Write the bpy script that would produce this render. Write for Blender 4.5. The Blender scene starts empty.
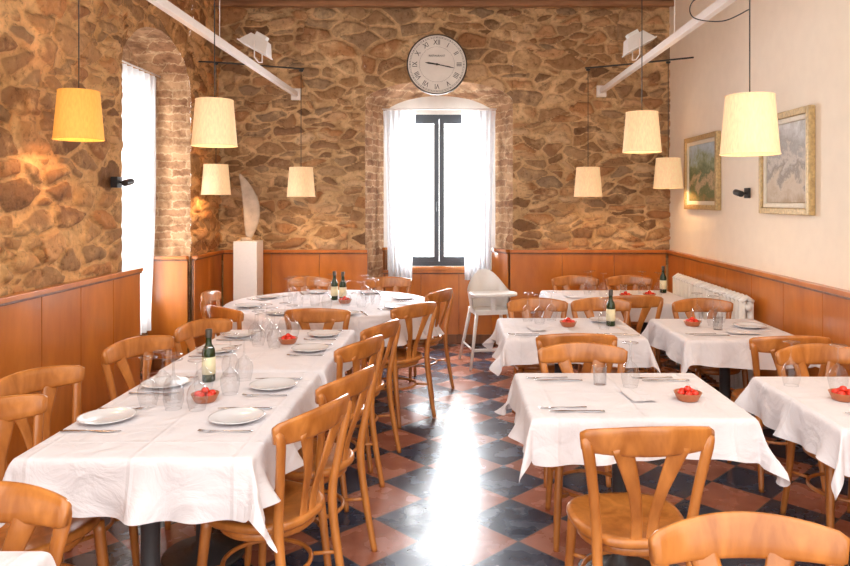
import bpy, math, random
from mathutils import Vector, Matrix, noise
random.seed(7)
S=bpy.context.scene
COL=S.collection
pi=math.pi

# ---------------------------------------------------------------- materials
def newmat(name):
    m=bpy.data.materials.new(name); m.use_nodes=True
    nt=m.node_tree; b=nt.nodes['Principled BSDF']
    return m,nt,b
def N(nt,t,**kw):
    n=nt.nodes.new(t)
    for k,v in kw.items():
        if k.startswith('i_'):
            key=k[2:]
            key=int(key) if key.isdigit() else key.replace('_',' ')
            n.inputs[key].default_value=v
        else: setattr(n,k,v)
    return n
def L(nt,a,b): nt.links.new(a,b)
def ramp(nt,fac,stops,interp='LINEAR'):
    r=nt.nodes.new('ShaderNodeValToRGB'); r.color_ramp.interpolation=interp
    e=r.color_ramp.elements
    while len(e)<len(stops): e.new(0.5)
    for i,(p,c) in enumerate(stops):
        e[i].position=p; e[i].color=(c[0],c[1],c[2],1)
    L(nt,fac,r.inputs[0]); return r
def simple(name,col,rough=.5,metal=0,bump=0,bscale=40,spec=None,emit=None,es=0,var=0.06):
    m,nt,b=newmat(name)
    b.inputs['Roughness'].default_value=rough; b.inputs['Metallic'].default_value=metal
    tc=N(nt,'ShaderNodeTexCoord'); no=N(nt,'ShaderNodeTexNoise',i_Scale=bscale,i_Detail=4.0)
    L(nt,tc.outputs['Object'],no.inputs['Vector'])
    lo=[c*(1-var) for c in col]; hi=[min(1,c*(1+var)) for c in col]
    r=ramp(nt,no.outputs['Fac'],[(.3,lo),(.7,hi)])
    L(nt,r.outputs[0],b.inputs['Base Color'])
    if bump:
        bp=N(nt,'ShaderNodeBump',i_Strength=bump,i_Distance=.01); L(nt,no.outputs['Fac'],bp.inputs['Height']); L(nt,bp.outputs[0],b.inputs['Normal'])
    return m
def wood(name,dark,light,rough=.3,scale=(14,14,1.6),coat=.3,wav=1.0):
    m,nt,b=newmat(name)
    tc=N(nt,'ShaderNodeTexCoord'); mp=N(nt,'ShaderNodeMapping'); mp.inputs['Scale'].default_value=scale
    L(nt,tc.outputs['Object'],mp.inputs[0])
    n1=N(nt,'ShaderNodeTexNoise',i_Scale=wav,i_Detail=6.0,i_Distortion=1.2); L(nt,mp.outputs[0],n1.inputs['Vector'])
    n2=N(nt,'ShaderNodeTexNoise',i_Scale=wav*5,i_Detail=3.0); L(nt,mp.outputs[0],n2.inputs['Vector'])
    mx=N(nt,'ShaderNodeMath',operation='MULTIPLY_ADD'); mx.inputs[1].default_value=.3; L(nt,n2.outputs['Fac'],mx.inputs[0]); L(nt,n1.outputs['Fac'],mx.inputs[2])
    r=ramp(nt,mx.outputs[0],[(.45,dark),(.85,light)])
    L(nt,r.outputs[0],b.inputs['Base Color'])
    b.inputs['Roughness'].default_value=rough
    b.inputs['Coat Weight'].default_value=coat; b.inputs['Coat Roughness'].default_value=.12
    return m
def stone(name,tint=(1,1,1)):
    # stone id / joint mask come from mesh attributes 'rnd' and 'msk' that also drive the real relief
    m,nt,b=newmat(name)
    T=lambda c:tuple(min(1,c[i]*tint[i]) for i in range(3))
    tc=N(nt,'ShaderNodeTexCoord')
    ar=N(nt,'ShaderNodeAttribute',attribute_name='rnd'); am=N(nt,'ShaderNodeAttribute',attribute_name='msk')
    n1=N(nt,'ShaderNodeTexNoise',i_Scale=22.0,i_Detail=9.0,i_Roughness=.74); L(nt,tc.outputs['Object'],n1.inputs['Vector'])
    n2=N(nt,'ShaderNodeTexNoise',i_Scale=4.5,i_Detail=8.0,i_Roughness=.66); L(nt,tc.outputs['Object'],n2.inputs['Vector'])
    cr=ramp(nt,ar.outputs['Fac'],[(0,T((.20,.105,.05))),(.18,T((.45,.25,.11))),(.36,T((.34,.225,.135))),(.52,T((.60,.36,.17))),(.66,T((.30,.16,.08))),(.82,T((.55,.27,.11))),(1,T((.74,.52,.31)))])
    mort=ramp(nt,n2.outputs['Fac'],[(.35,T((.56,.35,.17))),(.65,T((.88,.61,.34)))])
    sm=N(nt,'ShaderNodeMath',operation='MULTIPLY_ADD'); sm.inputs[1].default_value=.9; L(nt,n1.outputs['Fac'],sm.inputs[0]); sm.inputs[2].default_value=-.45
    ad=N(nt,'ShaderNodeMath',operation='ADD'); L(nt,sm.outputs[0],ad.inputs[0]); L(nt,am.outputs['Fac'],ad.inputs[1])
    mk=ramp(nt,ad.outputs[0],[(.28,(0,0,0)),(.52,(1,1,1))])
    nr=ramp(nt,n2.outputs['Fac'],[(.50,(1,1,1)),(.66,(.3,.3,.3))])
    mkn=N(nt,'ShaderNodeMath',operation='MULTIPLY'); L(nt,mk.outputs[0],mkn.inputs[0]); L(nt,nr.outputs[0],mkn.inputs[1])
    mix=N(nt,'ShaderNodeMix',data_type='RGBA'); L(nt,mkn.outputs[0],mix.inputs['Factor']); L(nt,mort.outputs[0],mix.inputs['A']); L(nt,cr.outputs[0],mix.inputs['B'])
    fr=ramp(nt,n1.outputs['Fac'],[(.34,(.38,.32,.26)),(.46,(.88,.85,.81)),(.66,(1.0,1.0,1.0))])
    mul=N(nt,'ShaderNodeMix',data_type='RGBA',blend_type='MULTIPLY'); mul.inputs['Factor'].default_value=.9
    L(nt,mix.outputs['Result'],mul.inputs['A']); L(nt,fr.outputs[0],mul.inputs['B'])
    L(nt,mul.outputs['Result'],b.inputs['Base Color'])
    b.inputs['Roughness'].default_value=.85
    bp=N(nt,'ShaderNodeBump',i_Strength=.9,i_Distance=.03); L(nt,n1.outputs['Fac'],bp.inputs['Height']); L(nt,bp.outputs[0],b.inputs['Normal'])
    return m
def brickmat(name):
    m,nt,b=newmat(name)
    tc=N(nt,'ShaderNodeTexCoord'); sp=N(nt,'ShaderNodeSeparateXYZ'); L(nt,tc.outputs['Object'],sp.inputs[0])
    a=N(nt,'ShaderNodeMath',operation='ADD'); L(nt,sp.outputs[0],a.inputs[0]); L(nt,sp.outputs[1],a.inputs[1])
    cb=N(nt,'ShaderNodeCombineXYZ'); L(nt,a.outputs[0],cb.inputs[0]); L(nt,sp.outputs[2],cb.inputs[1])
    nn=N(nt,'ShaderNodeTexNoise',i_Scale=9.0,i_Detail=8.0,i_Roughness=.68); L(nt,tc.outputs['Object'],nn.inputs['Vector'])
    sc=N(nt,'ShaderNodeVectorMath',operation='SCALE'); sc.inputs['Scale'].default_value=.11; L(nt,nn.outputs['Color'],sc.inputs[0])
    ad=N(nt,'ShaderNodeVectorMath',operation='ADD'); L(nt,cb.outputs[0],ad.inputs[0]); L(nt,sc.outputs[0],ad.inputs[1])
    br=N(nt,'ShaderNodeTexBrick',i_Scale=1.0); br.inputs['Brick Width'].default_value=.29; br.inputs['Row Height'].default_value=.075
    br.inputs['Mortar Size'].default_value=.010; br.inputs['Mortar Smooth'].default_value=.9
    br.inputs['Color1'].default_value=(.38,.19,.095,1); br.inputs['Color2'].default_value=(.58,.35,.19,1); br.inputs['Mortar'].default_value=(.68,.47,.28,1)
    L(nt,ad.outputs[0],br.inputs['Vector'])
    fr=ramp(nt,nn.outputs['Fac'],[(.36,(.45,.38,.32)),(.56,(1,1,1))])
    mul=N(nt,'ShaderNodeMix',data_type='RGBA',blend_type='MULTIPLY'); mul.inputs['Factor'].default_value=.9
    L(nt,br.outputs['Color'],mul.inputs['A']); L(nt,fr.outputs[0],mul.inputs['B']); L(nt,mul.outputs['Result'],b.inputs['Base Color'])
    b.inputs['Roughness'].default_value=.9
    bp=N(nt,'ShaderNodeBump',i_Strength=.9,i_Distance=.03); L(nt,nn.outputs['Fac'],bp.inputs['Height']); L(nt,bp.outputs[0],b.inputs['Normal'])
    return m
def floormat():
    m,nt,b=newmat('checker_tiles')
    tc=N(nt,'ShaderNodeTexCoord'); mp=N(nt,'ShaderNodeMapping'); mp.inputs['Rotation'].default_value=(0,0,pi/4); mp.inputs['Location'].default_value=(.12,.1,.5)
    L(nt,tc.outputs['Object'],mp.inputs[0])
    t=.33
    ch=N(nt,'ShaderNodeTexChecker',i_Scale=1/t); L(nt,mp.outputs[0],ch.inputs['Vector'])
    no=N(nt,'ShaderNodeTexNoise',i_Scale=6.0,i_Detail=5.0); L(nt,tc.outputs['Object'],no.inputs['Vector'])
    dk=ramp(nt,no.outputs['Fac'],[(.35,(.022,.034,.065)),(.7,(.055,.075,.125))])
    rd=ramp(nt,no.outputs['Fac'],[(.35,(.34,.125,.08)),(.7,(.50,.21,.14))])
    mx=N(nt,'ShaderNodeMix',data_type='RGBA'); L(nt,ch.outputs['Fac'],mx.inputs['Factor']); L(nt,dk.outputs[0],mx.inputs['A']); L(nt,rd.outputs[0],mx.inputs['B'])
    br=N(nt,'ShaderNodeTexBrick',i_Scale=1.0); br.offset=0; br.inputs['Brick Width'].default_value=t; br.inputs['Row Height'].default_value=t
    br.inputs['Mortar Size'].default_value=.003; L(nt,mp.outputs[0],br.inputs['Vector'])
    m2=N(nt,'ShaderNodeMix',data_type='RGBA'); L(nt,br.outputs['Fac'],m2.inputs['Factor']); L(nt,mx.outputs['Result'],m2.inputs['A']); m2.inputs['B'].default_value=(.12,.10,.09,1)
    L(nt,m2.outputs['Result'],b.inputs['Base Color'])
    rr=ramp(nt,no.outputs['Fac'],[(.3,(.20,.20,.20)),(.7,(.32,.32,.32))]); L(nt,rr.outputs[0],b.inputs['Roughness'])
    b.inputs['Specular IOR Level'].default_value=.75
    bp=N(nt,'ShaderNodeBump',i_Strength=.15,i_Distance=.004); L(nt,no.outputs['Fac'],bp.inputs['Height']); L(nt,bp.outputs[0],b.inputs['Normal'])
    return m
def clothmat(name,col,bs=.5):
    m,nt,b=newmat(name)
    tc=N(nt,'ShaderNodeTexCoord'); n=N(nt,'ShaderNodeTexNoise',i_Scale=6.0,i_Detail=5.0,i_Distortion=1.2); L(nt,tc.outputs['Object'],n.inputs['Vector'])
    r=ramp(nt,n.outputs['Fac'],[(.3,[c*.93 for c in col]),(.7,col)]); L(nt,r.outputs[0],b.inputs['Base Color'])
    b.inputs['Roughness'].default_value=.8; b.inputs['Sheen Weight'].default_value=.05
    sp=N(nt,'ShaderNodeSeparateXYZ'); L(nt,tc.outputs['Object'],sp.inputs[0])
    prev=None
    for ax,per in ((0,.17),(1,.21)):
        pp=N(nt,'ShaderNodeMath',operation='PINGPONG'); pp.inputs[1].default_value=per; L(nt,sp.outputs[ax],pp.inputs[0])
        mr=N(nt,'ShaderNodeMapRange'); mr.inputs['From Min'].default_value=0; mr.inputs['From Max'].default_value=.012; mr.inputs['To Min'].default_value=1; mr.inputs['To Max'].default_value=0
        L(nt,pp.outputs[0],mr.inputs['Value'])
        if prev is None: prev=mr
        else:
            mxx=N(nt,'ShaderNodeMath',operation='MAXIMUM'); L(nt,prev.outputs[0],mxx.inputs[0]); L(nt,mr.outputs[0],mxx.inputs[1]); prev=mxx
    h=N(nt,'ShaderNodeMath',operation='MULTIPLY_ADD'); h.inputs[1].default_value=.16; L(nt,prev.outputs[0],h.inputs[0]); L(nt,n.outputs['Fac'],h.inputs[2])
    bp=N(nt,'ShaderNodeBump',i_Strength=bs,i_Distance=.04); L(nt,h.outputs[0],bp.inputs['Height']); L(nt,bp.outputs[0],b.inputs['Normal'])
    return m
def sheer(name):
    m,nt,b=newmat(name); nt.nodes.remove(b); out=nt.nodes['Material Output']
    tc=N(nt,'ShaderNodeTexCoord'); n=N(nt,'ShaderNodeTexNoise',i_Scale=30.0); L(nt,tc.outputs['Object'],n.inputs['Vector'])
    r=ramp(nt,n.outputs['Fac'],[(.3,(.80,.82,.86)),(.7,(.88,.90,.93))])
    d=N(nt,'ShaderNodeBsdfDiffuse'); t=N(nt,'ShaderNodeBsdfTranslucent'); tr=N(nt,'ShaderNodeBsdfTransparent')
    L(nt,r.outputs[0],d.inputs[0]); L(nt,r.outputs[0],t.inputs[0])
    a=N(nt,'ShaderNodeMixShader'); a.inputs[0].default_value=.38; L(nt,d.outputs[0],a.inputs[1]); L(nt,t.outputs[0],a.inputs[2])
    c=N(nt,'ShaderNodeMixShader'); c.inputs[0].default_value=.08; L(nt,a.outputs[0],c.inputs[1]); L(nt,tr.outputs[0],c.inputs[2])
    L(nt,c.outputs[0],out.inputs[0]); return m
def glassmat(name,tint=(.965,.97,.975),k=.80,lo=.04,mid=.12,gc=(.70,.72,.76)):
    m,nt,b=newmat(name); nt.nodes.remove(b); out=nt.nodes['Material Output']
    lw=N(nt,'ShaderNodeLayerWeight',i_Blend=.35)
    rr=ramp(nt,lw.outputs['Facing'],[(0,(lo,lo,lo)),(.5,(mid,mid,mid)),(1,(k,k,k))])
    tr=N(nt,'ShaderNodeBsdfTransparent'); tr.inputs[0].default_value=(*tint,1)
    gl=N(nt,'ShaderNodeBsdfGlossy'); gl.inputs['Roughness'].default_value=.05; gl.inputs[0].default_value=(*gc,1)
    a=N(nt,'ShaderNodeMixShader'); L(nt,rr.outputs[0],a.inputs[0]); L(nt,tr.outputs[0],a.inputs[1]); L(nt,gl.outputs[0],a.inputs[2])
    L(nt,a.outputs[0],out.inputs[0]); return m
def shademat(name,col,ecol,es):
    m,nt,b=newmat(name)
    tc=N(nt,'ShaderNodeTexCoord'); mp=N(nt,'ShaderNodeMapping'); mp.inputs['Scale'].default_value=(60,60,14); L(nt,tc.outputs['Object'],mp.inputs[0])
    n=N(nt,'ShaderNodeTexNoise',i_Scale=2.0,i_Detail=4.0); L(nt,mp.outputs[0],n.inputs['Vector'])
    r=ramp(nt,n.outputs['Fac'],[(.3,[c*.80 for c in col]),(.7,col)]); L(nt,r.outputs[0],b.inputs['Base Color'])
    r2=ramp(nt,n.outputs['Fac'],[(.3,[c*.85 for c in ecol]),(.7,ecol)]); L(nt,r2.outputs[0],b.inputs['Emission Color'])
    b.inputs['Emission Strength'].default_value=es; b.inputs['Roughness'].default_value=.9
    return m
def paintingmat(name,stops,sc):
    m,nt,b=newmat(name)
    tc=N(nt,'ShaderNodeTexCoord'); mp=N(nt,'ShaderNodeMapping'); mp.inputs['Scale'].default_value=sc; L(nt,tc.outputs['Object'],mp.inputs[0])
    n=N(nt,'ShaderNodeTexNoise',i_Scale=1.0,i_Detail=9.0,i_Roughness=.7,i_Distortion=.3); L(nt,mp.outputs[0],n.inputs['Vector'])
    sp=N(nt,'ShaderNodeSeparateXYZ'); L(nt,tc.outputs['Object'],sp.inputs[0])
    mr=N(nt,'ShaderNodeMapRange'); mr.inputs['From Min'].default_value=-.33; mr.inputs['From Max'].default_value=.33; L(nt,sp.outputs[2],mr.inputs['Value'])
    a=N(nt,'ShaderNodeMath',operation='MULTIPLY_ADD'); a.inputs[1].default_value=1.0; L(nt,n.outputs['Fac'],a.inputs[0]); L(nt,mr.outputs[0],a.inputs[2])
    s=N(nt,'ShaderNodeMath',operation='SUBTRACT'); s.inputs[1].default_value=.5; L(nt,a.outputs[0],s.inputs[0])
    r=ramp(nt,s.outputs[0],stops); L(nt,r.outputs[0],b.inputs['Base Color']); b.inputs['Roughness'].default_value=.6
    return m

M={}
M['stone']=stone('rubble_stone'); M['stoneL']=stone('rubble_stone_warm',(1.10,.95,.74))
M['brick']=brickmat('old_brick')
M['plaster']=simple('cream_plaster',(.93,.83,.69),.85,bump=.15,bscale=9,var=.02)
M['plasterW']=simple('white_plaster',(.80,.75,.69),.85,bump=.2,bscale=9,var=.04)
M['floor']=floormat()
M['wain']=wood('wainscot_wood',(.42,.115,.012),(.62,.20,.026),.28,scale=(3,3,.8),coat=.3)
M['waindark']=wood('wainscot_edge_wood',(.14,.045,.012),(.26,.09,.025),.35)
M['chair']=wood('bentwood',(.36,.115,.020),(.60,.225,.050),.28,scale=(10,10,3),coat=.45)
M['beam']=wood('beam_wood',(.20,.085,.035),(.44,.22,.10),.6,scale=(1.5,8,8),coat=0)
M['cloth']=clothmat('white_linen',(.74,.70,.73))
M['sheer']=sheer('sheer_curtain_fabric')
M['glass']=glassmat('clear_glass')
M['pane']=glassmat('window_glass',tint=(1,1,1),k=.3,lo=.02,mid=.06)
M['white']=simple('white_paint',(.85,.80,.77),.4,var=.02)
M['whitep']=simple('white_plastic',(.80,.78,.76),.3,var=.02)
M['china']=simple('white_china',(.72,.72,.75),.12,var=.01)
M['black']=simple('black_metal',(.018,.018,.02),.4,var=.1)
M['iron']=simple('cast_iron',(.05,.05,.055),.45,bump=.2,bscale=60)
M['frame']=simple('dark_window_frame',(.045,.05,.06),.35)
M['steel']=simple('cutlery_steel',(.50,.50,.53),.2,metal=1,var=.02)
M['bottle']=simple('dark_green_glass',(.018,.035,.012),.08,var=.1)
M['label']=simple('paper_label',(.75,.68,.45),.7)
M['cap']=simple('bottle_cap',(.05,.04,.03),.4)
M['terra']=simple('terracotta_dish',(.42,.13,.05),.35)
M['tomato']=simple('tomato_skin',(.72,.04,.02),.18)
M['shade']=shademat('linen_lampshade',(.76,.57,.36),(1.0,.62,.30),.42)
M['shadeA']=shademat('amber_lampshade',(.85,.42,.10),(1.0,.42,.06),.42)
M['clockf']=simple('clock_face',(.80,.76,.70),.6,var=.06,bscale=8)
M['ink']=simple('black_ink',(.03,.028,.025),.6)
M['rim']=simple('bronze_rim',(.09,.07,.055),.45,metal=.4)
M['sculpt']=simple('carved_stone',(.50,.40,.31),.75,bump=.4,bscale=14,var=.2)
M['gold']=simple('gilt_frame',(.50,.35,.16),.45,metal=.2,bump=.3,bscale=50,var=.25)
M['mat']=simple('painting_inner_frame',(.74,.68,.56),.6)
M['p1']=paintingmat('landscape_canvas',[(.0,(.40,.24,.10)),(.25,(.12,.17,.06)),(.38,(.58,.42,.26)),(.5,(.10,.15,.07)),(.65,(.28,.33,.20)),(.8,(.42,.52,.58)),(1,(.55,.66,.74))],(1,6,8))
M['p2']=paintingmat('village_canvas',[(.0,(.42,.30,.18)),(.3,(.60,.50,.38)),(.42,(.28,.24,.20)),(.55,(.58,.52,.45)),(.65,(.36,.33,.30)),(1,(.70,.71,.70))],(1,8,9))

# ---------------------------------------------------------------- mesh builder
class MB:
    def __init__(s): s.v=[];s.f=[];s.m=[];s.s=[]
    def add(s,vs,fs,mat=0,smooth=True,T=None):
        o=len(s.v)
        s.v+= [tuple(T@Vector(v)) if T else tuple(v) for v in vs]
        for f in fs: s.f.append([i+o for i in f]); s.m.append(mat); s.s.append(smooth)
    def box(s,x0,x1,y0,y1,z0,z1,mat=0,T=None):
        vs=[(x,y,z) for x in (x0,x1) for y in (y0,y1) for z in (z0,z1)]
        fs=[(0,1,3,2),(4,6,7,5),(0,4,5,1),(2,3,7,6),(0,2,6,4),(1,5,7,3)]
        s.add(vs,fs,mat,False,T)
    def lathe(s,prof,seg=24,mat=0,T=None,smooth=True):
        vs=[];fs=[]
        n=len(prof)
        for i in range(seg):
            a=2*pi*i/seg
            for r,z in prof: vs.append((r*math.cos(a),r*math.sin(a),z))
        for i in range(seg):
            j=(i+1)%seg
            for k in range(n-1): fs.append((i*n+k,j*n+k,j*n+k+1,i*n+k+1))
        s.add(vs,fs,mat,smooth,T)
    def sweep(s,pts,rad,mat=0,seg=10,ref=(0,0,1),T=None,closed=False,pw=1.0,smooth=True):
        pts=[Vector(p) for p in pts]; n=len(pts); ref=Vector(ref)
        vs=[];fs=[]
        for i,p in enumerate(pts):
            if closed: t=(pts[(i+1)%n]-pts[i-1])
            else: t=pts[min(i+1,n-1)]-pts[max(i-1,0)]
            t.normalize()
            sd=ref-t*ref.dot(t)
            if sd.length<1e-4: sd=Vector((1,0,0))-t*t.x
            sd.normalize(); up=t.cross(sd)
            r=rad[i] if isinstance(rad,list) else rad
            rx,ry=r if isinstance(r,tuple) else (r,r)
            for k in range(seg):
                a=2*pi*k/seg; c,q=math.cos(a),math.sin(a)
                c=math.copysign(abs(c)**pw,c); q=math.copysign(abs(q)**pw,q)
                vs.append(p+sd*c*rx+up*q*ry)
        m=n if closed else n-1
        for i in range(m):
            j=(i+1)%n
            for k in range(seg):
                l=(k+1)%seg; fs.append((i*seg+k,i*seg+l,j*seg+l,j*seg+k))
        if not closed:
            fs.append(tuple(range(seg-1,-1,-1))); fs.append(tuple((n-1)*seg+k for k in range(seg)))
        s.add(vs,fs,mat,smooth,T)
    def grid(s,fn,us,vs_,mat=0,smooth=True,T=None):
        vs=[fn(u,v) for u in us for v in vs_]; nv=len(vs_); fs=[]
        for i in range(len(us)-1):
            for j in range(nv-1): fs.append((i*nv+j,(i+1)*nv+j,(i+1)*nv+j+1,i*nv+j+1))
        s.add(vs,fs,mat,smooth,T)
    def mesh(s,name,mats):
        me=bpy.data.meshes.new(name); me.from_pydata(s.v,[],s.f)
        for m in mats: me.materials.append(m)
        me.polygons.foreach_set('material_index',s.m); me.polygons.foreach_set('use_smooth',s.s); me.update()
        return me
def place(name,me,loc=(0,0,0),rz=0,bevel=0,solid=0):
    o=bpy.data.objects.new(name,me); COL.objects.link(o); o.location=loc; o.rotation_euler=(0,0,rz)
    if bevel:
        md=o.modifiers.new('bev','BEVEL'); md.width=bevel; md.segments=2; md.limit_method='ANGLE'; md.angle_limit=.6
    return o
def cr(pts,n=6):
    P=[Vector(p) for p in pts]; out=[]
    for i in range(len(P)-1):
        p0=P[max(i-1,0)];p1=P[i];p2=P[i+1];p3=P[min(i+2,len(P)-1)]
        for k in range(n):
            t=k/n
            out.append(.5*((2*p1)+(p2-p0)*t+(2*p0-5*p1+4*p2-p3)*t*t+(3*p1-p0-3*p2+p3)*t**3))
    out.append(P[-1]); return out
def lin(a,b,n): return [a+(b-a)*i/(n-1) for i in range(n)]
def lerpl(vals,n):
    out=[]
    for i in range(n):
        t=i/(n-1)*(len(vals)-1); k=min(int(t),len(vals)-2); f=t-k
        a,b=vals[k],vals[k+1]
        out.append(tuple(x+(y-x)*f for x,y in zip(a,b)))
    return out
TR=lambda x,y,z:Matrix.Translation((x,y,z))

# ---------------------------------------------------------------- room
XL,XR,YB,ZT=-2.5,2.33,7.5,3.85
YF=0.2
def sstep(a,b,x):
    t=max(0,min(1,(x-a)/(b-a))); return t*t*(3-2*t)
def stone_eval(p):
    """relief height, joint mask and stone id at point p"""
    w=noise.noise_vector(p*4.0)*.055+noise.noise_vector(p*11.0)*.020
    q=p+w
    big=noise.noise(p*.9+Vector((3.1,0,7.7)))
    sx,sz=(2.9,6.6) if big>-.08 else (4.2,11.0)
    q=Vector((q.x*sx,q.y*sx,q.z*sz))
    ds,pt=noise.voronoi(q)
    e=ds[1]-ds[0]
    msk=sstep(.03,.24,e)
    c=pt[0]; rnd=math.sin(c.x*12.9898+c.y*78.233+c.z*37.719)*43758.5453; rnd-=math.floor(rnd)
    d=.036*msk*(.45+.9*rnd)+.018*noise.fractal(p*7,1.0,2.0,5)-.008
    k=sstep(1.02,1.16,p.z)
    return max(-.025,min(.06,d))*k,msk,rnd
def stone_wall(name,mat,base,along,inward,a0,a1,n0,n1,spr,apx,depth,splay,drop,revmat,st):
    mb=MB(); base=Vector(base); al=Vector(along); inn=Vector(inward); MS=[];RN=[]
    c=(n0+n1)/2; hw=(n1-n0)/2
    def arch(a): 
        t=max(-1,min(1,(a-c)/hw)); return spr+(apx-spr)*math.sqrt(max(0,1-abs(t)**2.0))**1.15
    def P(a,z,rec=True):
        p=base+al*a+Vector((0,0,z)); d,mk,rn=stone_eval(p)
        if rec: MS.append(mk); RN.append(rn)
        dd=max(n0-a,a-n1,z-arch(a) if n0<a<n1 else 0,0)
        return p+inn*(d*(.25+.75*min(1,dd/.12)) if z<apx+.15 else d)
    ZB=.9
    def reg(b0,b1):
        n=max(2,int((b1-b0)/st)+1)
        mb.grid(lambda a,z:P(a,z),lin(b0,b1,n),[0]+lin(ZB,ZT,int((ZT-ZB)/st)),0)
    reg(a0,n0); reg(n1,a1)
    n=int((n1-n0)/st)+1
    mb.grid(lambda a,t:P(a,arch(a)+(ZT-arch(a))*t),lin(n0,n1,n),lin(0,1,int((ZT-spr)/st)),0)
    ol=[(n0,z) for z in lin(0,arch(n0),90)]+[(a,arch(a)) for a in lin(n0,n1,50)[1:-1]]+[(n1,z) for z in lin(arch(n1),0,90)]
    def R(i,t):
        a,z=ol[i]; p0=P(a,z); 
        a2=c+(a-c)*(hw-splay)/hw; z2=z if z<spr-.3 else z-drop*min(1,(z-spr+.3)/.3)
        p1=base+al*a2+Vector((0,0,z2))-inn*depth
        p=p0.lerp(p1,t); 
        return p+Vector((1,1,1))*.018*noise.noise(p*9)*(t*(1-t)*4)
    mb.grid(lambda i,t:R(i,t),range(len(ol)),lin(0,1,13),1)
    me=mb.mesh(name,[mat,revmat])
    for nm,arr in (('msk',MS),('rnd',RN)):
        at=me.attributes.new(nm,'FLOAT','POINT'); at.data.foreach_set('value',arr)
    return place(name,me)
stone_wall('wall_back',M['stone'],(0,YB,0),(1,0,0),(0,-1,0),XL-.05,XR+.05,-.93,.65,2.66,2.88,.35,.17,.12,M['brick'],.015)
stone_wall('wall_left',M['stoneL'],(XL,0,0),(0,1,0),(1,0,0),YF,YB+.05,5.3,6.68,2.66,3.05,.42,.02,.02,M['brick'],.017)
mb=MB(); mb.box(XR,XR+.2,YF,YB+.1,0,ZT); place('wall_right',mb.mesh('wall_right',[M['plaster']]))
mb=MB(); mb.box(XL-.6,XR+.3,-1.5,YB+.6,-.1,0); place('floor',mb.mesh('floor',[M['floor']]))
mb=MB()
mb.box(XL-.1,XR+.2,2.6,YB+.1,ZT,ZT+.05)
for i in range(11): mb.box(XL-.1,XR+.2,2.7+i*.45,2.82+i*.45,ZT-.06,ZT)
place('ceiling',mb.mesh('ceiling',[M['beam']]))
mb=MB(); mb.box(XL,XR,YB-.16,YB+.02,3.66,ZT-.06); mb.box(XL,XR,YB-.2,YB-.14,3.63,3.68)
place('trim_1',mb.mesh('trim_1',[M['beam']]),bevel=.008)
mb=MB(); mb.box(XR-.12,XR,2.7,YB-.2,3.70,ZT-.06); place('trim_2',mb.mesh('trim_2',[M['beam']]),bevel=.008)

# niche back walls with window openings
wx0,wx1,wz0,wz1=-.62,.33,.86,2.56
mb=MB(); y0,y1=YB+.34,YB+.46
mb.box(-1.1,wx0,y0,y1,.86,3.0); mb.box(wx1,.85,y0,y1,.86,3.0); mb.box(wx0,wx1,y0,y1,wz1,3.0)
mb.box(-1.1,.85,y0,y1,0,.86)
place('wall_back_niche',mb.mesh('wall_back_niche',[M['plasterW']]))
mb=MB(); x0,x1=XL-.52,XL-.41
mb.box(x0,x1,5.1,5.45,0,3.2);mb.box(x0,x1,6.5,6.9,0,3.2);mb.box(x0,x1,5.45,6.5,2.70,3.2);mb.box(x0,x1,5.45,6.5,0,.5)
place('wall_left_niche',mb.mesh('wall_left_niche',[M['brick']]))

def window(name,w,h,T):
    mb=MB(); f=.05
    def bar(a,b,c,d,y0=-.03,y1=.03,m=0): mb.box(a,b,y0,y1,c,d,m,T)
    bar(0,f,0,h);bar(w-f,w,0,h);bar(f,w-f,0,f);bar(f,w-f,h-f,h)
    s=.055; mid=w/2
    for a,b in ((f+.002,mid-.002),(mid+.002,w-f-.002)):
        bar(a,a+s,f+.002,h-f-.002,-.05,.0);bar(b-s,b,f+.002,h-f-.002,-.05,.0);bar(a+s,b-s,f+.002,f+s,-.05,.0);bar(a+s,b-s,h-f-s,h-f-.002,-.05,.0)
        bar(a+s,b-s,f+s,h-f-s,-.028,-.022,1)
    mb.sweep([(mid-.02,-.06,h*.42),(mid-.02,-.085,h*.42),(mid-.02,-.085,h*.36)],.009,0,8,ref=(1,0,0),T=T)
    mb.box(mid-.035,mid-.005,-.065,-.05,h*.38,h*.46,0,T)
    return place(name,mb.mesh(name,[M['frame'],M['pane']]))
window('window_1',wx1-wx0,wz1-wz0,TR(wx0,YB+.40,wz0))
window('window_2',1.05,2.20,TR(XL-.46,5.45,.5)@Matrix.Rotation(pi/2,4,'Z'))
mb=MB(); mb.box(wx0-.02,wx1+.02,YB+.26,YB+.34,.82,.86); place('trim_3',mb.mesh('trim_3',[M['wain']]),bevel=.005)

# wainscot panels
tn=[4]
def wains(T,length,h=1.06,pw=.5,th=.045):
    mb=MB(); n=max(1,round(length/pw)); w=length/n
    for i in range(n): mb.box(i*w+.002,(i+1)*w-.002,0,th-.012,.1,h-.03,0,T)
    mb.box(0,length,0,th-.02,.1,h-.03,1,T)
    mb.box(0,length,0,th,0,.1,1,T); mb.box(0,length,0,th+.012,h-.03,h,0,T)
    mb.box(0,length,0,th+.004,h-.045,h-.031,1,T)
    nm='trim_%d'%tn[0]; tn[0]+=1
    place(nm,mb.mesh(nm,[M['wain'],M['waindark']]),bevel=.003)
Rz=lambda a:Matrix.Rotation(a,4,'Z')
wains(TR(XR,YF,0)@Rz(pi/2),YB-.06-YF,1.07)
wains(TR(XL+.02,5.5,0)@Rz(-pi/2),5.5-YF,1.07,.45)
wains(TR(XL+.02,YB-.06,0)@Rz(-pi/2),YB-.06-6.66,1.07,.4)
wains(TR(-.90,YB-.01,0)@Rz(pi),1.54,1.07,.5)
wains(TR(XR-.05,YB-.01,0)@Rz(pi),XR-.05-.62,1.07,.55)
wains(TR(.50,YB+.34,0)@Rz(pi),1.27,.82,.42)
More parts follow.
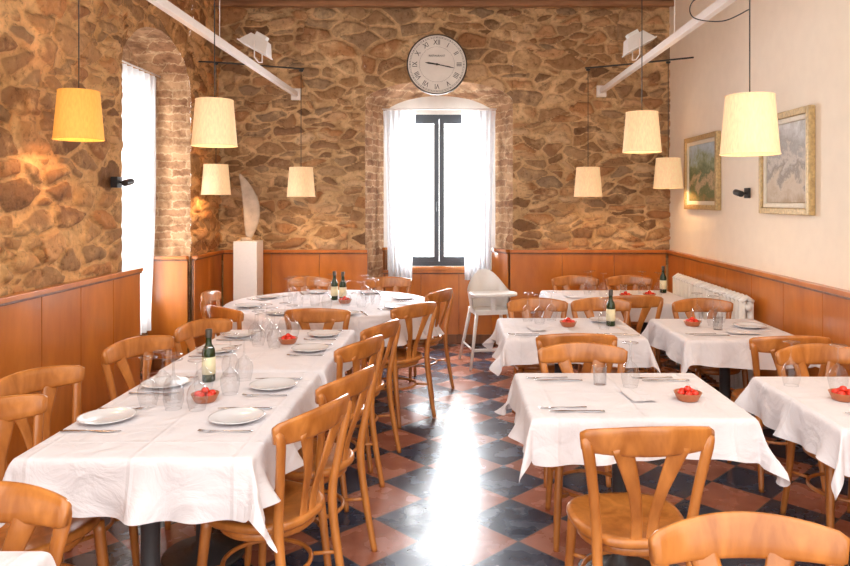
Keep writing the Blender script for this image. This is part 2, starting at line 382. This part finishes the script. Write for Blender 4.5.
wains(TR(-.745,YB+.30,0)@Rz(pi+math.radians(-180+61.5)),.33,1.07,.4)
wains(TR(.625,YB-.0,0)@Rz(math.radians(180-61.5)),.33,1.07,.4)
wains(TR(XL-.0,6.65,0)@Rz(pi),.38,1.07,.4)

# curtains
def curtain(name,pfun,ztop,zbot,waves,amp,nu=90,nz=40):
    mb=MB()
    def fn(u,t):
        z=ztop+(zbot-ztop)*t
        return pfun(u,t,amp*(.5+.6*t)*math.sin(u*waves*2*pi+.6*math.sin(t*3))+.004*math.sin(u*61+t*7),z)
    mb.grid(fn,lin(0,1,nu),lin(0,1,nz),0)
    return place(name,mb.mesh(name,[M['sheer']]))
def cb(xa,xb,bx0,bx1):
    def f(u,t,w,z):
        k=t**.8; a=xa+(bx0-xa)*k; b=xb+(bx1-xb)*k
        return (a+(b-a)*u, YB+.20+w, z)
    return f
curtain('window_curtain',cb(-.76,-.40,-.70,-.44),2.585,.72,6,.025)
curtain('window_curtain',cb(.10,.48,.14,.42),2.585,.72,6,.025)
curtain('window_curtain',lambda u,t,w,z:(XL-.26+w,5.42+1.12*u*(1-.12*t),z),2.745,.42,10,.035)
mb=MB(); mb.sweep([(-.77,YB+.20,2.60),(.49,YB+.20,2.60)],.008,0,8); place('curtain_rod',mb.mesh('curtain_rod',[M['white']]))
mb=MB(); mb.sweep([(XL-.26,5.35,2.765),(XL-.26,6.62,2.765)],.008,0,8); place('curtain_rod',mb.mesh('curtain_rod2',[M['white']]))

# ---------------------------------------------------------------- chair
def chair_mesh():
    mb=MB()
    def outl(a,s):
        c,q=math.cos(a),math.sin(a)
        x=math.copysign(abs(c)**.75,c)*.205; y=math.copysign(abs(q)**.8,q)*.20
        x*=1+.10*(y/.2)
        return x*s,y*s
    rings=[(.02,.446),(.45,.444),(.75,.448),(.90,.456),(.97,.455),(1,.448),(1,.434),(.97,.424),(.9,.42),(.02,.42)]
    vs=[];fs=[];sg=40
    for sc,z in rings:
        for k in range(sg):
            x,y=outl(2*pi*k/sg,sc); vs.append((x,y,z))
    for i in range(len(rings)-1):
        for k in range(sg):
            l=(k+1)%sg; fs.append((i*sg+k,(i+1)*sg+k,(i+1)*sg+l,i*sg+l))
    fs.append(tuple(range(sg))); mb.add(vs,fs)
    for sx in (-1,1):
        p=cr([(sx*.175,-.245,0),(sx*.165,-.205,.22),(sx*.162,-.178,.44),(sx*.176,-.195,.60),(sx*.203,-.222,.77),(sx*.214,-.215,.81)],6)
        mb.sweep(p,lerpl([(.014,.014),(.017,.017),(.019,.019),(.018,.016),(.021,.013),(.016,.010)],len(p)),ref=(1,0,0))
        p=cr([(sx*.180,.185,0),(sx*.172,.172,.2),(sx*.160,.150,.43)],5)
        mb.sweep(p,lerpl([(.013,.013),(.018,.018),(.021,.021)],len(p)),ref=(1,0,0))
        p=cr([(sx*.028,-.180,.44),(sx*.030,-.192,.53),(sx*.050,-.222,.64),(sx*.098,-.252,.79)],6)
        mb.sweep(p,lerpl([(.022,.007),(.020,.006),(.023,.006),(.038,.007)],len(p)),ref=(1,0,0),pw=.7)
    n=25; pts=[];rad=[]
    for i in range(n):
        u=-1+2*i/(n-1)
        pts.append((u*.224,-.205-.058*(1-u*u),.800+.010*(1-u*u)))
        h=.053*(1-.30*u*u)*(1 if abs(u)<.93 else .78)
        rad.append((h,.011))
    mb.sweep(pts,rad,ref=(0,-.12,1),pw=.6,seg=14)
    pts=[(.150*math.cos(a),.005+.165*math.sin(a),.235) for a in [2*pi*k/36 for k in range(36)]]
    pts=[(math.copysign(min(abs(x),.15),x)*1.06,y,z) for x,y,z in pts]
    mb.sweep(pts,(.009,.009),closed=True,seg=8)
    for sx in (-1,1):
        mb.sweep([(sx*.172,.172,.235),(sx*.115,.125,.235)],.008,seg=8); mb.sweep([(sx*.165,-.205,.235),(sx*.112,-.125,.235)],.008,seg=8)
    mb.sweep([( .175*math.cos(a),.17*math.sin(a),.405) for a in [2*pi*k/36 for k in range(36)]],(.018,.009),closed=True,seg=8)
    return mb.mesh('dining_chair',[M['chair']])
CH=chair_mesh()
def chair(bx,by,deg):
    r=math.radians(deg)
    place('dining_chair',CH,(bx-math.sin(r)*.25,by+math.cos(r)*.25,0),r)
for c in [(.655,2.30,4),(.68,1.64,180),(.67,3.62,178),(.70,3.90,0),(1.87,3.83,0),(1.86,3.58,182),
          (.64,5.28,180),(1.12,5.30,181),(1.87,5.26,180),(1.43,5.46,0),(1.2,6.85,180),(1.72,6.85,180),
          (-.47,2.55,65),(-.42,3.03,66),(-.46,3.75,64),(-.40,4.27,66),(-.245,5.03,47),(-.07,5.80,62),(-.93,4.80,0),
          (-1.72,2.56,-113),(-1.83,3.04,-115),(-1.70,3.75,-115),(-1.55,4.30,-117),(-1.63,4.90,-40),(-1.98,5.65,-88),
          (-1.35,6.74,165),(-.62,6.74,195),(-1.2,1.82,180)]:
    chair(*c)

# ---------------------------------------------------------------- tables
TH=.748
def pedestal(mb,x,y,r=.18):
    mb.lathe([(0,TH-.035),(.09,TH-.035),(.09,TH-.045),(.034,TH-.05),(.034,.07),(.05,.055),(.06,.04),(.085,.036),(.09,.030),(.12,.028),(.125,.022),(.15,.021),(.155,.016),(r-.005,.014),(r,.008),(r,0),(0,0)],32,1,TR(x,y,0))
def rect_table(x0,x1,y0,y1,h=.17,ped=None,seed=0):
    cx,cy=(x0+x1)/2,(y0+y1)/2; hw,hh=(x1-x0)/2,(y1-y0)/2
    mb=MB(); e=.012
    mb.box(-hw+e,hw-e,-hh+e,hh-e,TH-.03,TH,0)
    for px,py in (ped or [(cx,cy)]): pedestal(mb,px-cx,py-cy)
    place('dining_table',mb.mesh('dining_table',[M['beam'],M['iron']]),(cx,cy,0))
    mb=MB(); nh=9
    us=lin(-hw-h,-hw,nh)[:-1]+lin(-hw,hw,max(8,int(hw*2/.025)))+lin(hw,hw+h,nh)[1:]
    vs=lin(-hh-h,-hh,nh)[:-1]+lin(-hh,hh,max(8,int(hh*2/.025)))+lin(hh,hh+h,nh)[1:]
    def fn(u,v):
        cxx=max(-hw,min(hw,u)); cyy=max(-hh,min(hh,v)); dx=u-cxx; dy=v-cyy
        r=math.hypot(dx,dy)
        if r<1e-6: return (u,v,0)
        ang=math.atan2(abs(dy),abs(dx)); k=math.sin(2*ang)
        al=(v if abs(dx)>abs(dy) else u)
        s=seed*1.7+(1 if dx>0 else 3 if dx<0 else 0)+(2 if dy>0 else 5 if dy<0 else 0)
        q=min(1,r/h)
        fold=max(0,math.sin(al*15+s+math.sin(al*5+s)))**2
        out=.006+r*(.05+.30*fold+.07*math.sin(al*33+s*2))*q+r*.26*k
        out=max(out,.004)
        hang=r*(1+.02*k)+(.014*math.sin(al*6+s)-.014*fold)*q
        return (cxx+dx/r*out,cyy+dy/r*out,-hang if r>.001 else 0)
    mb.grid(fn,us,vs,0)
    o=place('tablecloth',mb.mesh('tablecloth',[M['cloth']]),(cx,cy,TH+.003))
    md=o.modifiers.new('sub','SUBSURF'); md.levels=1; md.render_levels=1
rect_table(-1.45,-.66,2.30,3.46,.19,[(-1.12,2.60),(-1.12,3.16)],1)
rect_table(-1.47,-.64,3.50,4.60,.18,[(-1.05,3.78),(-1.05,4.32)],2)
rect_table(.31,1.19,2.72,3.45,.165,[(.72,3.0)],3)
rect_table(.33,1.20,4.30,5.05,.165,[(.72,4.68)],4)
rect_table(1.42,2.16,4.25,5.02,.165,[(1.80,4.62)],5)
rect_table(1.45,2.16,2.60,3.38,.165,[(1.85,2.97)],6)
rect_table(.84,2.02,5.76,6.60,.165,[(1.15,6.2),(1.7,6.2)],7)
rect_table(-1.76,-.98,.95,1.70,.12,[(-1.35,1.22)],8)
RX,RY,RR=-1.01,5.78,.84
mb=MB(); mb.lathe([(0,TH-.03),(RR-.02,TH-.03),(RR-.012,TH-.015),(RR-.02,TH),(0,TH)],64,0)
mb.lathe([(0,TH-.035),(.2,TH-.035),(.05,TH-.08),(.05,.1),(.1,.05),(.24,.03),(.26,.01),(.26,0),(0,0)],32,1)
place('round_dining_table',mb.mesh('round_dining_table',[M['beam'],M['iron']]),(RX,RY,0))
mb=MB(); nr=[.001]+lin(.1,RR,9)+lin(RR,RR+.24,9)[1:]
def rf(a,r):
    if r<=RR: return (r*math.cos(a),r*math.sin(a),0)
    d=r-RR; q=d/.24
    rr=RR+.006+d*(.14+.22*math.sin(a*22)+.08*math.sin(a*9+1))*q
    return (rr*math.cos(a),rr*math.sin(a),-d*(1+.15*math.sin(a*4+.8)))
mb.grid(rf,lin(0,2*pi,161),nr,0)
place('round_tablecloth',mb.mesh('round_tablecloth',[M['cloth']]),(RX,RY,TH+.003))

# ---------------------------------------------------------------- tableware
TT=TH+.0045
def wine_mesh():
    mb=MB()
    mb.lathe([(.030,0),(.036,.02),(.041,.045),(.040,.07),(.030,.095),(.012,.112),(.005,.122),(.004,.15),(.004,.185),(.010,.194),(.034,.199),(.036,.201),(0,.203)],24,0)
    mb.sweep([(.0305*math.cos(a),.0305*math.sin(a),.001) for a in lin(0,2*pi,25)[:-1]],.001,0,6,closed=True)
    mb.sweep([(.0355*math.cos(a),.0355*math.sin(a),.200) for a in lin(0,2*pi,25)[:-1]],.0012,0,6,closed=True)
    return mb.mesh('wine_glass',[M['glass']])
def tumbler_mesh():
    mb=MB(); mb.lathe([(0,.004),(.026,.004),(.030,.085),(.032,.085),(.029,0),(0,0)],24,0); return mb.mesh('tumbler_glass',[M['glass']])
def plate_mesh():
    mb=MB(); mb.lathe([(0,.004),(.068,.004),(.075,.008),(.100,.014),(.105,.016),(.105,.018),(.099,.017),(.076,.012),(.066,.008),(0,.008)],40,0)
    mb.lathe([(.05,0),(.058,0),(.058,.005),(.05,.005)],40,0); return mb.mesh('dinner_plate',[M['china']])
def bottle_mesh():
    mb=MB(); mb.lathe([(0,0),(.027,0),(.030,.005),(.030,.13),(.027,.15),(.014,.175),(.0125,.215),(.0145,.217),(.0145,.222),(0,.222)],28,0)
    mb.lathe([(.0303,.035),(.0308,.035),(.0308,.115),(.0303,.115)],28,1)
    mb.lathe([(.0155,.205),(.0155,.24),(.013,.243),(0,.243)],20,2); return mb.mesh('olive_oil_bottle',[M['bottle'],M['label'],M['cap']])
def bowl_mesh():
    mb=MB(); mb.lathe([(0,0),(.040,0),(.045,.006),(.056,.030),(.058,.034),(.054,.034),(.042,.010),(0,.008)],32,0)
    for i in range(6):
        a=i*2*pi/5; r=.030 if i<5 else 0; z=.030 if i<5 else .046
        pr=[(.016*math.sin(t),-.014*math.cos(t)) for t in lin(0,pi,9)]
        mb.lathe(pr,14,1,TR(r*math.cos(a),r*math.sin(a),z))
    return mb.mesh('bowl_of_tomatoes',[M['terra'],M['tomato']])
def fork_mesh():
    mb=MB()
    p=cr([(0,-.10,.003),(0,-.03,.003),(0,.02,.005),(0,.055,.003)],4)
    mb.sweep(p,lerpl([(.008,.0015),(.005,.0015),(.003,.0015),(.010,.0012)],len(p)),0,8,ref=(1,0,0))
    for k in (-1.5,-.5,.5,1.5): mb.sweep([(k*.0058,.052,.003),(k*.0058,.075,.003),(k*.0052,.098,.007)],(.0016,.001),0,6,ref=(1,0,0))
    return mb.mesh('fork',[M['steel']])
def knife_mesh():
    mb=MB(); p=cr([(0,-.11,.004),(0,-.02,.004),(0,.0,.004),(.002,.06,.004),(-.002,.11,.004)],4)
    mb.sweep(p,lerpl([(.008,.003),(.007,.003),(.006,.002),(.011,.001),(.003,.001)],len(p)),0,8,ref=(1,0,0)); return mb.mesh('table_knife',[M['steel']])
def napkin_mesh():
    mb=MB(); mb.grid(lambda u,v:(u,v,.006+.004*noise.noise(Vector((u*30,v*30,1)))),lin(-.05,.05,8),lin(-.09,.09,12),0)
    mb.grid(lambda u,v:(u,v,.001),lin(-.05,.05,2),lin(-.09,.09,2),0)
    return mb.mesh('napkin',[M['cloth']])
WG,TU,PL,BO,BW,FK,KN,NP=wine_mesh(),tumbler_mesh(),plate_mesh(),bottle_mesh(),bowl_mesh(),fork_mesh(),knife_mesh(),napkin_mesh()
def put(name,me,pts):
    for p in pts: place(name,me,(p[0],p[1],TT),p[2] if len(p)>2 else random.uniform(0,6))
plates=[(-.83,2.70),(-1.33,2.70),(-.81,3.17),(-1.31,3.20),(-.80,3.95),(-.80,4.38),(-1.32,3.92),(-1.32,4.36),
        (1.98,4.66),(1.95,3.12),(1.85,2.82),(1.06,4.88)]
for x,y in plates: place('dinner_plate',PL,(x,y,TT),0)
for x,y,s in [(-.83,2.70,1),(-1.33,2.70,-1),(-.81,3.17,1),(-1.31,3.20,-1),(-.80,3.95,1),(-.80,4.38,1),(-1.32,3.92,-1),(-1.32,4.36,-1)]:
    place('fork',FK,(x,y-s*.14,TT),s*pi/2); place('table_knife',KN,(x-s*.01,y+s*.14,TT),s*pi/2)
for x,y in [(.50,2.85),(.50,3.33),(1.0,3.33),(1.06,4.42),(.50,4.42),(1.70,2.78),(1.62,4.42)]:
    place('fork',FK,(x-.05,y,TT),.1+pi/2); place('table_knife',KN,(x+.0,y-.05,TT),pi/2)
for k in range(8):
    a=k*pi/4+.35; x,y=RX+.64*math.cos(a),RY+.64*math.sin(a)
    place('dinner_plate',PL,(x,y,TT),0)
    for s,me,nm in ((1,FK,'fork'),(-1,KN,'table_knife')):
        place(nm,me,(x+s*.14*math.sin(a),y-s*.14*math.cos(a),TT),a+pi/2)
put('wine_glass',WG,[(-1.25,2.88),(-1.17,2.94),(-1.13,2.84),(-1.03,2.83),(-1.09,3.07),(-.98,3.30),(-1.07,3.38),(-1.24,3.00),(-.97,3.06),(-1.13,4.08),(-1.02,4.02),(-1.08,4.20),(-.98,4.30),(-1.15,4.34),(-1.05,4.40),(-1.18,4.2),
    (.81,3.18),(.60,4.80),(.70,4.93),(1.00,4.60),(.53,4.90),(1.76,4.72),(1.86,4.86),(1.70,4.86),(1.72,3.12),(1.55,3.2),(1.22,6.3),(1.34,6.2),(1.72,6.34),(1.84,6.25),(1.28,6.42),
    (-1.35,5.75),(-1.25,5.95),(-1.22,5.55),(-.98,5.48),(-.85,5.60),(-.72,5.55),(-.68,5.80),(-.75,6.02),(-1.05,6.12),(-1.35,5.92),(-1.10,5.62),(-.62,5.68)])
put('tumbler_glass',TU,[(.68,3.22),(1.74,4.58),(1.55,6.33)])
put('olive_oil_bottle',BO,[(-1.14,3.28),(1.07,4.72),(-1.0,5.95),(1.93,6.40),(-.92,5.9)])
put('bowl_of_tomatoes',BW,[(-1.04,2.95),(-.97,4.14),(1.00,2.97),(.78,4.70),(1.62,4.72),(1.66,2.97),(1.5,6.05),(-.88,5.75),(1.72,6.1)])
put('napkin',NP,[(.80,3.02,.1),(.55,4.6,.2),(1.85,4.45,1.5),(1.05,6.1,.3)])

# ---------------------------------------------------------------- pendants
def pend_mesh(nm,sh,cord):
    mb=MB(); rb,rt,h=.14,.115,.29
    mb.lathe([(rb,-h/2),(rt,h/2),(rt-.003,h/2),(rb-.003,-h/2),(rb,-h/2)],40,0)
    for z,r in ((-h/2,rb),(h/2,rt)): mb.sweep([(r*math.cos(a),r*math.sin(a),z) for a in lin(0,2*pi,41)[:-1]],.003,0,6,closed=True)
    for k in range(3):
        a=k*2*pi/3; mb.sweep([(0,0,h/2-.02),((rt-.003)*math.cos(a),(rt-.003)*math.sin(a),h/2-.02)],.0025,1,6)
    mb.lathe([(0,.13),(.018,.13),(.02,.07),(.0,.07)],16,1)
    mb.lathe([(0,.07),(.012,.065),(.03,.03),(.03,.01),(.018,-.012),(0,-.018)],16,2)
    mb.sweep([(0,0,.12),(0,0,cord)],.0035,1,8)
    mb.lathe([(0,cord),(.022,cord),(.02,cord-.015),(0,cord-.02)],16,1)
    return mb.mesh(nm,[sh,M['black'],M['white']])
def pendant(x,y,z,amber=0,cordtop=ZT-.06,pw=6):
    o=place('pendant_lamp',pend_mesh('pendant_lamp',M['shadeA' if amber else 'shade'],cordtop-z),(x,y,z))
    ld=bpy.data.lights.new('bulb_light','POINT'); ld.energy=pw; ld.color=(1,.66,.34); ld.shadow_soft_size=.04
    l=bpy.data.objects.new('bulb_light',ld); COL.objects.link(l); l.parent=o; l.location=(0,0,-.06)
pendant(-2.25,4.22,2.11,1)
pendant(-1.51,4.45,2.09)
pendant(-2.31,6.85,1.80,cordtop=2.94)
pendant(-1.51,7.0,1.78,cordtop=2.90)
pendant(1.48,3.48,1.973)
pendant(1.40,5.16,2.10)
pendant(1.36,7.0,1.78,cordtop=2.91)
pendant(2.10,6.80,1.86,cordtop=2.945)
for nm,pts in (('lamp_support_rod',[(XL+.02,6.85,2.955),(-2.31,6.86,2.95),(-1.9,6.95,2.935),(-1.48,7.0,2.91)]),('lamp_support_rod',[(XR,6.75,2.975),(2.10,6.80,2.96),(1.7,6.9,2.935),(1.33,7.0,2.92)])):
    mb=MB(); mb.sweep(cr(pts,4),.008,0,8); place(nm,mb.mesh(nm,[M['black']]))
mb=MB(); mb.sweep(cr([(1.48,3.49,2.55),(1.36,3.52,2.50),(1.24,3.60,2.54),(1.26,3.65,2.64),(1.4,3.6,2.68),(1.48,3.49,2.8)],8),.003,0,6); place('hanging_cable',mb.mesh('hanging_cable',[M['black']]))

# tie beams
for x,z in ((-1.66,2.725),(1.59,2.757)):
    mb=MB(); mb.box(-.022,.022,1.9,YB-.02,-.026,.026); mb.box(-.05,.05,YB-.07,YB-.02,-.06,.06)
    for y in (3.0,5.0): mb.sweep([(0,y,.02),(0,y,ZT-.05-z)],.003,0,6)
    place('ceiling_tie_beam',mb.mesh('ceiling_tie_beam',[M['white']]),(x,0,z),bevel=.006)
def flood(x,y,z,s):
    mb=MB()
    T=TR(0,0,.19)@Matrix.Rotation(s*.5,4,'Y')
    vs=[(-.13,-.10,-.05),(.13,-.10,-.05),(.13,.10,-.05),(-.13,.10,-.05),(-.08,-.06,.05),(.08,-.06,.05),(.08,.06,.05),(-.08,.06,.05)]
    mb.add(vs,[(0,3,2,1),(4,5,6,7),(0,1,5,4),(1,2,6,5),(2,3,7,6),(3,0,4,7)],0,False,T)
    mb.box(-.14,.14,-.11,.11,-.062,-.05,0,T)
    mb.box(-.05,.05,-.04,.04,.05,.085,0,T)
    for q in (-1,1): mb.sweep([(0,0,.03),(0,q*.12,.05),(0,q*.12,.19)],.006,1,6,ref=(1,0,0))
    place('flood_light',mb.mesh('flood_light',[M['whitep'],M['white']]),(x,y,z),bevel=.005)
flood(-1.66,6.0,2.751,1); flood(1.59,6.05,2.783,-1)

# ---------------------------------------------------------------- clock
mb=MB(); cx,cz,r=-.16,3.036,.32; T=TR(cx,YB-.085,cz)@Matrix.Rotation(pi/2,4,'X')
mb.lathe([(0,-.06),(r,-.06),(r,.012),(r-.006,.017),(r-.012,.012),(r-.014,.004),(0,.004)],64,2,T)
mb.lathe([(0,.006),(r-.013,.006)],64,0,T,False)
def ring(r0,r1,zz): mb.lathe([(r0,zz),(r1,zz+.0006)],72,1,T,False)
ring(.278,.280,.0075); ring(.290,.292,.0075); ring(.185,.1865,.0075)
for k in range(60):
    a=k*pi/30; w=.0032 if k%5==0 else .0012
    mb.box(-w,w,.278,.292,.007,.0085,1,T@Matrix.Rotation(a,4,'Z'))
nums=['XII','I','II','III','IIII','V','VI','VII','VIII','IX','X','XI']
def addtext(txt,size,Tm):
    cu=bpy.data.curves.new('t','FONT'); cu.body=txt; cu.size=size; cu.align_x='CENTER'; cu.align_y='CENTER'; cu.extrude=.001
    ob=bpy.data.objects.new('t',cu); COL.objects.link(ob); bpy.context.view_layer.update()
    me=bpy.data.meshes.new_from_object(ob.evaluated_get(bpy.context.evaluated_depsgraph_get()))
    mb.add([v.co.copy() for v in me.vertices],[tuple(p.vertices) for p in me.polygons],1,False,Tm)
    bpy.data.objects.remove(ob); bpy.data.meshes.remove(me)
for k,t in enumerate(nums):
    a=-k*pi/6
    addtext(t,.078,T@Matrix.Rotation(a,4,'Z')@TR(0,.232,.008)@Matrix.Diagonal((.78,1,1,1)))
addtext('RESTAURANT',.028,T@TR(0,.09,.008))
for ang,ln,w in ((-math.radians(360*9.3/12),.13,.007),(-math.radians(17*6),.20,.0045)):
    TT2=T@Matrix.Rotation(ang,4,'Z')
    mb.add([(-w,-.03,.012),(w,-.03,.012),(w*1.4,ln*.7,.012),(0,ln,.012),(-w*1.4,ln*.7,.012)],[(0,1,2,3,4)],1,False,TT2)
mb.lathe([(0,.016),(.012,.014),(.012,.006)],20,1,T)
place('wall_clock',mb.mesh('wall_clock',[M['clockf'],M['ink'],M['rim']]))

# ---------------------------------------------------------------- paintings
def painting(y0,y1,z0,z1,mat):
    cy,cz=(y0+y1)/2,(z0+z1)/2; w,h=(y1-y0)/2,(z1-z0)/2; mb=MB()
    def fr(a,b,c,d,x0,x1,m):
        mb.box(x0,x1,-a,-b,-c,c,m); mb.box(x0,x1,b,a,-c,c,m); mb.box(x0,x1,-b,b,-c,-d,m); mb.box(x0,x1,-b,b,d,c,m)
    fr(w,w-.045,h,h-.045,-.045,0,0); fr(w-.045,w-.08,h-.045,h-.08,-.03,0,1)
    mb.box(-.018,0,-(w-.08),w-.08,-(h-.08),h-.08,2)
    place('framed_painting',mb.mesh('framed_painting',[M['gold'],M['mat'],mat]),(XR-.002,cy,cz),bevel=.006)
painting(6.05,6.90,1.51,2.20,M['p1']); painting(4.48,5.22,1.50,2.21,M['p2'])

for x,y,z,s in ((XL+.05,5.12,1.73,1),(XR,5.5,1.655,-1)):
    mb=MB(); mb.box(-.03 if s>0 else -.02,.02 if s>0 else 0,-.04,.04,-.04,.04)
    mb.sweep([(0,0,0),(s*.08,0,0)],.008,0,8); mb.sweep([(s*.08,-.055,-.008),(s*.08,.055,.008)],.024,0,14,ref=(0,0,1))
    place('wall_spotlight',mb.mesh('wall_spotlight',[M['black']]),(x,y,z),bevel=.003)

# radiator
mb=MB(); n=22
for i in range(n):
    y=5.22+i*.075
    for x in (2.165,2.225): mb.sweep([(x,y,.13),(x,y,.84)],(.024,.024),0,10,ref=(1,0,0))
    mb.sweep([(2.15,y,.84),(2.195,y,.875),(2.24,y,.84)],(.03,.02),0,8,ref=(0,1,0))
for z in (.17,.80): mb.sweep([(2.195,5.17,z),(2.195,5.22+n*.075,z)],.024,0,10)
for y in (5.25,6.80): mb.box(2.18,2.21,y-.02,y+.02,0,.14)
place('radiator',mb.mesh('radiator',[M['whitep']]))

# pedestal + sculpture
mb=MB(); mb.box(-.12,.12,-.12,.12,0,1.18); mb.box(-.125,.125,-.125,.125,0,.05); place('display_pedestal',mb.mesh('display_pedestal',[M['white']]),(-2.10,7.22,0),bevel=.004)
mb=MB(); pts=[];rad=[]
for i in range(24):
    t=i/23; w=.095*(math.sin(pi*min(1,(t*.92+.06)))**.8)*(1-.25*t)
    pts.append((-.09*t*t+.05*math.sin(t*3.1)+.02,0,.03+t*.66)); rad.append((max(.006,w),max(.004,w*.28)))
mb.sweep(pts,rad,0,20,ref=(1,0,0)); mb.lathe([(0,0),(.06,0),(.055,.03),(0,.04)],20,0)
place('leaf_sculpture',mb.mesh('leaf_sculpture',[M['sculpt']]),(-2.12,7.22,1.18),.2)

# high chair
mb=MB()
for sx in (-1,1):
    for sy in (-1,1):
        mb.sweep([(sx*.24,sy*.24,0),(sx*.15,sy*.13,.54)],[(.014,.014),(.018,.018)],0,10)
mb.box(-.17,.17,-.16,.16,.50,.54)
def sh(u,v):
    a=pi*(-.10)+u*pi*1.2; rr=.16+.03*v
    return (rr*math.cos(a)*1.05,.0+rr*math.sin(a)*.95,.53+v*(.18+.20*max(0,math.sin(a))**2))
mb.grid(sh,lin(0,1,30),lin(0,1,8),0)
mb.grid(lambda u,v:tuple(Vector(sh(u,v))+Vector((math.cos(pi*(-.1)+u*pi*1.2),math.sin(pi*(-.1)+u*pi*1.2),0))*.012),lin(0,1,30),lin(0,1,8),0)
vs=[]; prof=[(.0,.70),(.9,.70),(.95,.715),(1,.715),(1,.69),(.93,.685),(0,.685)]
sg=32
for s_,z in prof:
    for k in range(sg):
        a=2*pi*k/sg; c,q=math.cos(a),math.sin(a)
        vs.append((math.copysign(abs(c)**.6,c)*.225*s_,-.17+math.copysign(abs(q)**.6,q)*.13*s_,z))
fs=[]
for i in range(len(prof)-1):
    for k in range(sg):
        l=(k+1)%sg; fs.append((i*sg+k,i*sg+l,(i+1)*sg+l,(i+1)*sg+k))
mb.add(vs,fs)
for sx in (-1,1): mb.box(sx*.17-.012,sx*.17+.012,-.15,.02,.66,.69)
mb.box(-.02,.02,-.17,-.14,.53,.69)
mb.box(-.20,.20,-.20,-.18,.16,.185)
for sx in (-1,1): mb.sweep([(sx*.21,-.21,.18),(sx*.21,.21,.18)],.01,0,8)
place('high_chair',mb.mesh('high_chair',[M['whitep']]),(.36,6.86,0),math.radians(12))

# ---------------------------------------------------------------- lights
def area(name,loc,rot,sx,sy,en,col=(1,1,1)):
    ld=bpy.data.lights.new(name,'AREA'); ld.shape='RECTANGLE'; ld.size=sx; ld.size_y=sy; ld.energy=en; ld.color=col
    o=bpy.data.objects.new(name,ld); COL.objects.link(o); o.location=loc; o.rotation_euler=rot
area('daylight_back_window',(-.145,YB+.9,1.75),(-pi/2,0,0),1.6,2.4,430,(.93,.97,1))
area('daylight_left_window',(XL-.9,5.98,1.7),(0,-pi/2,0),2.6,1.4,170,(1,.97,.93))
w=bpy.data.worlds.new('World'); S.world=w; w.use_nodes=True
bg=w.node_tree.nodes['Background']; bg.inputs[0].default_value=(1.0,.96,.90,1); bg.inputs[1].default_value=2.25
S.view_settings.view_transform='Standard'; S.view_settings.exposure=0.4

cam=bpy.data.cameras.new('camera'); co=bpy.data.objects.new('camera',cam); COL.objects.link(co)
co.location=(0,0,1.6); co.rotation_euler=(pi/2,0,0)
cam.sensor_width=36; cam.lens=36*700/850; cam.shift_x=-.0318; cam.shift_y=-.0976; cam.clip_start=.02
S.camera=co
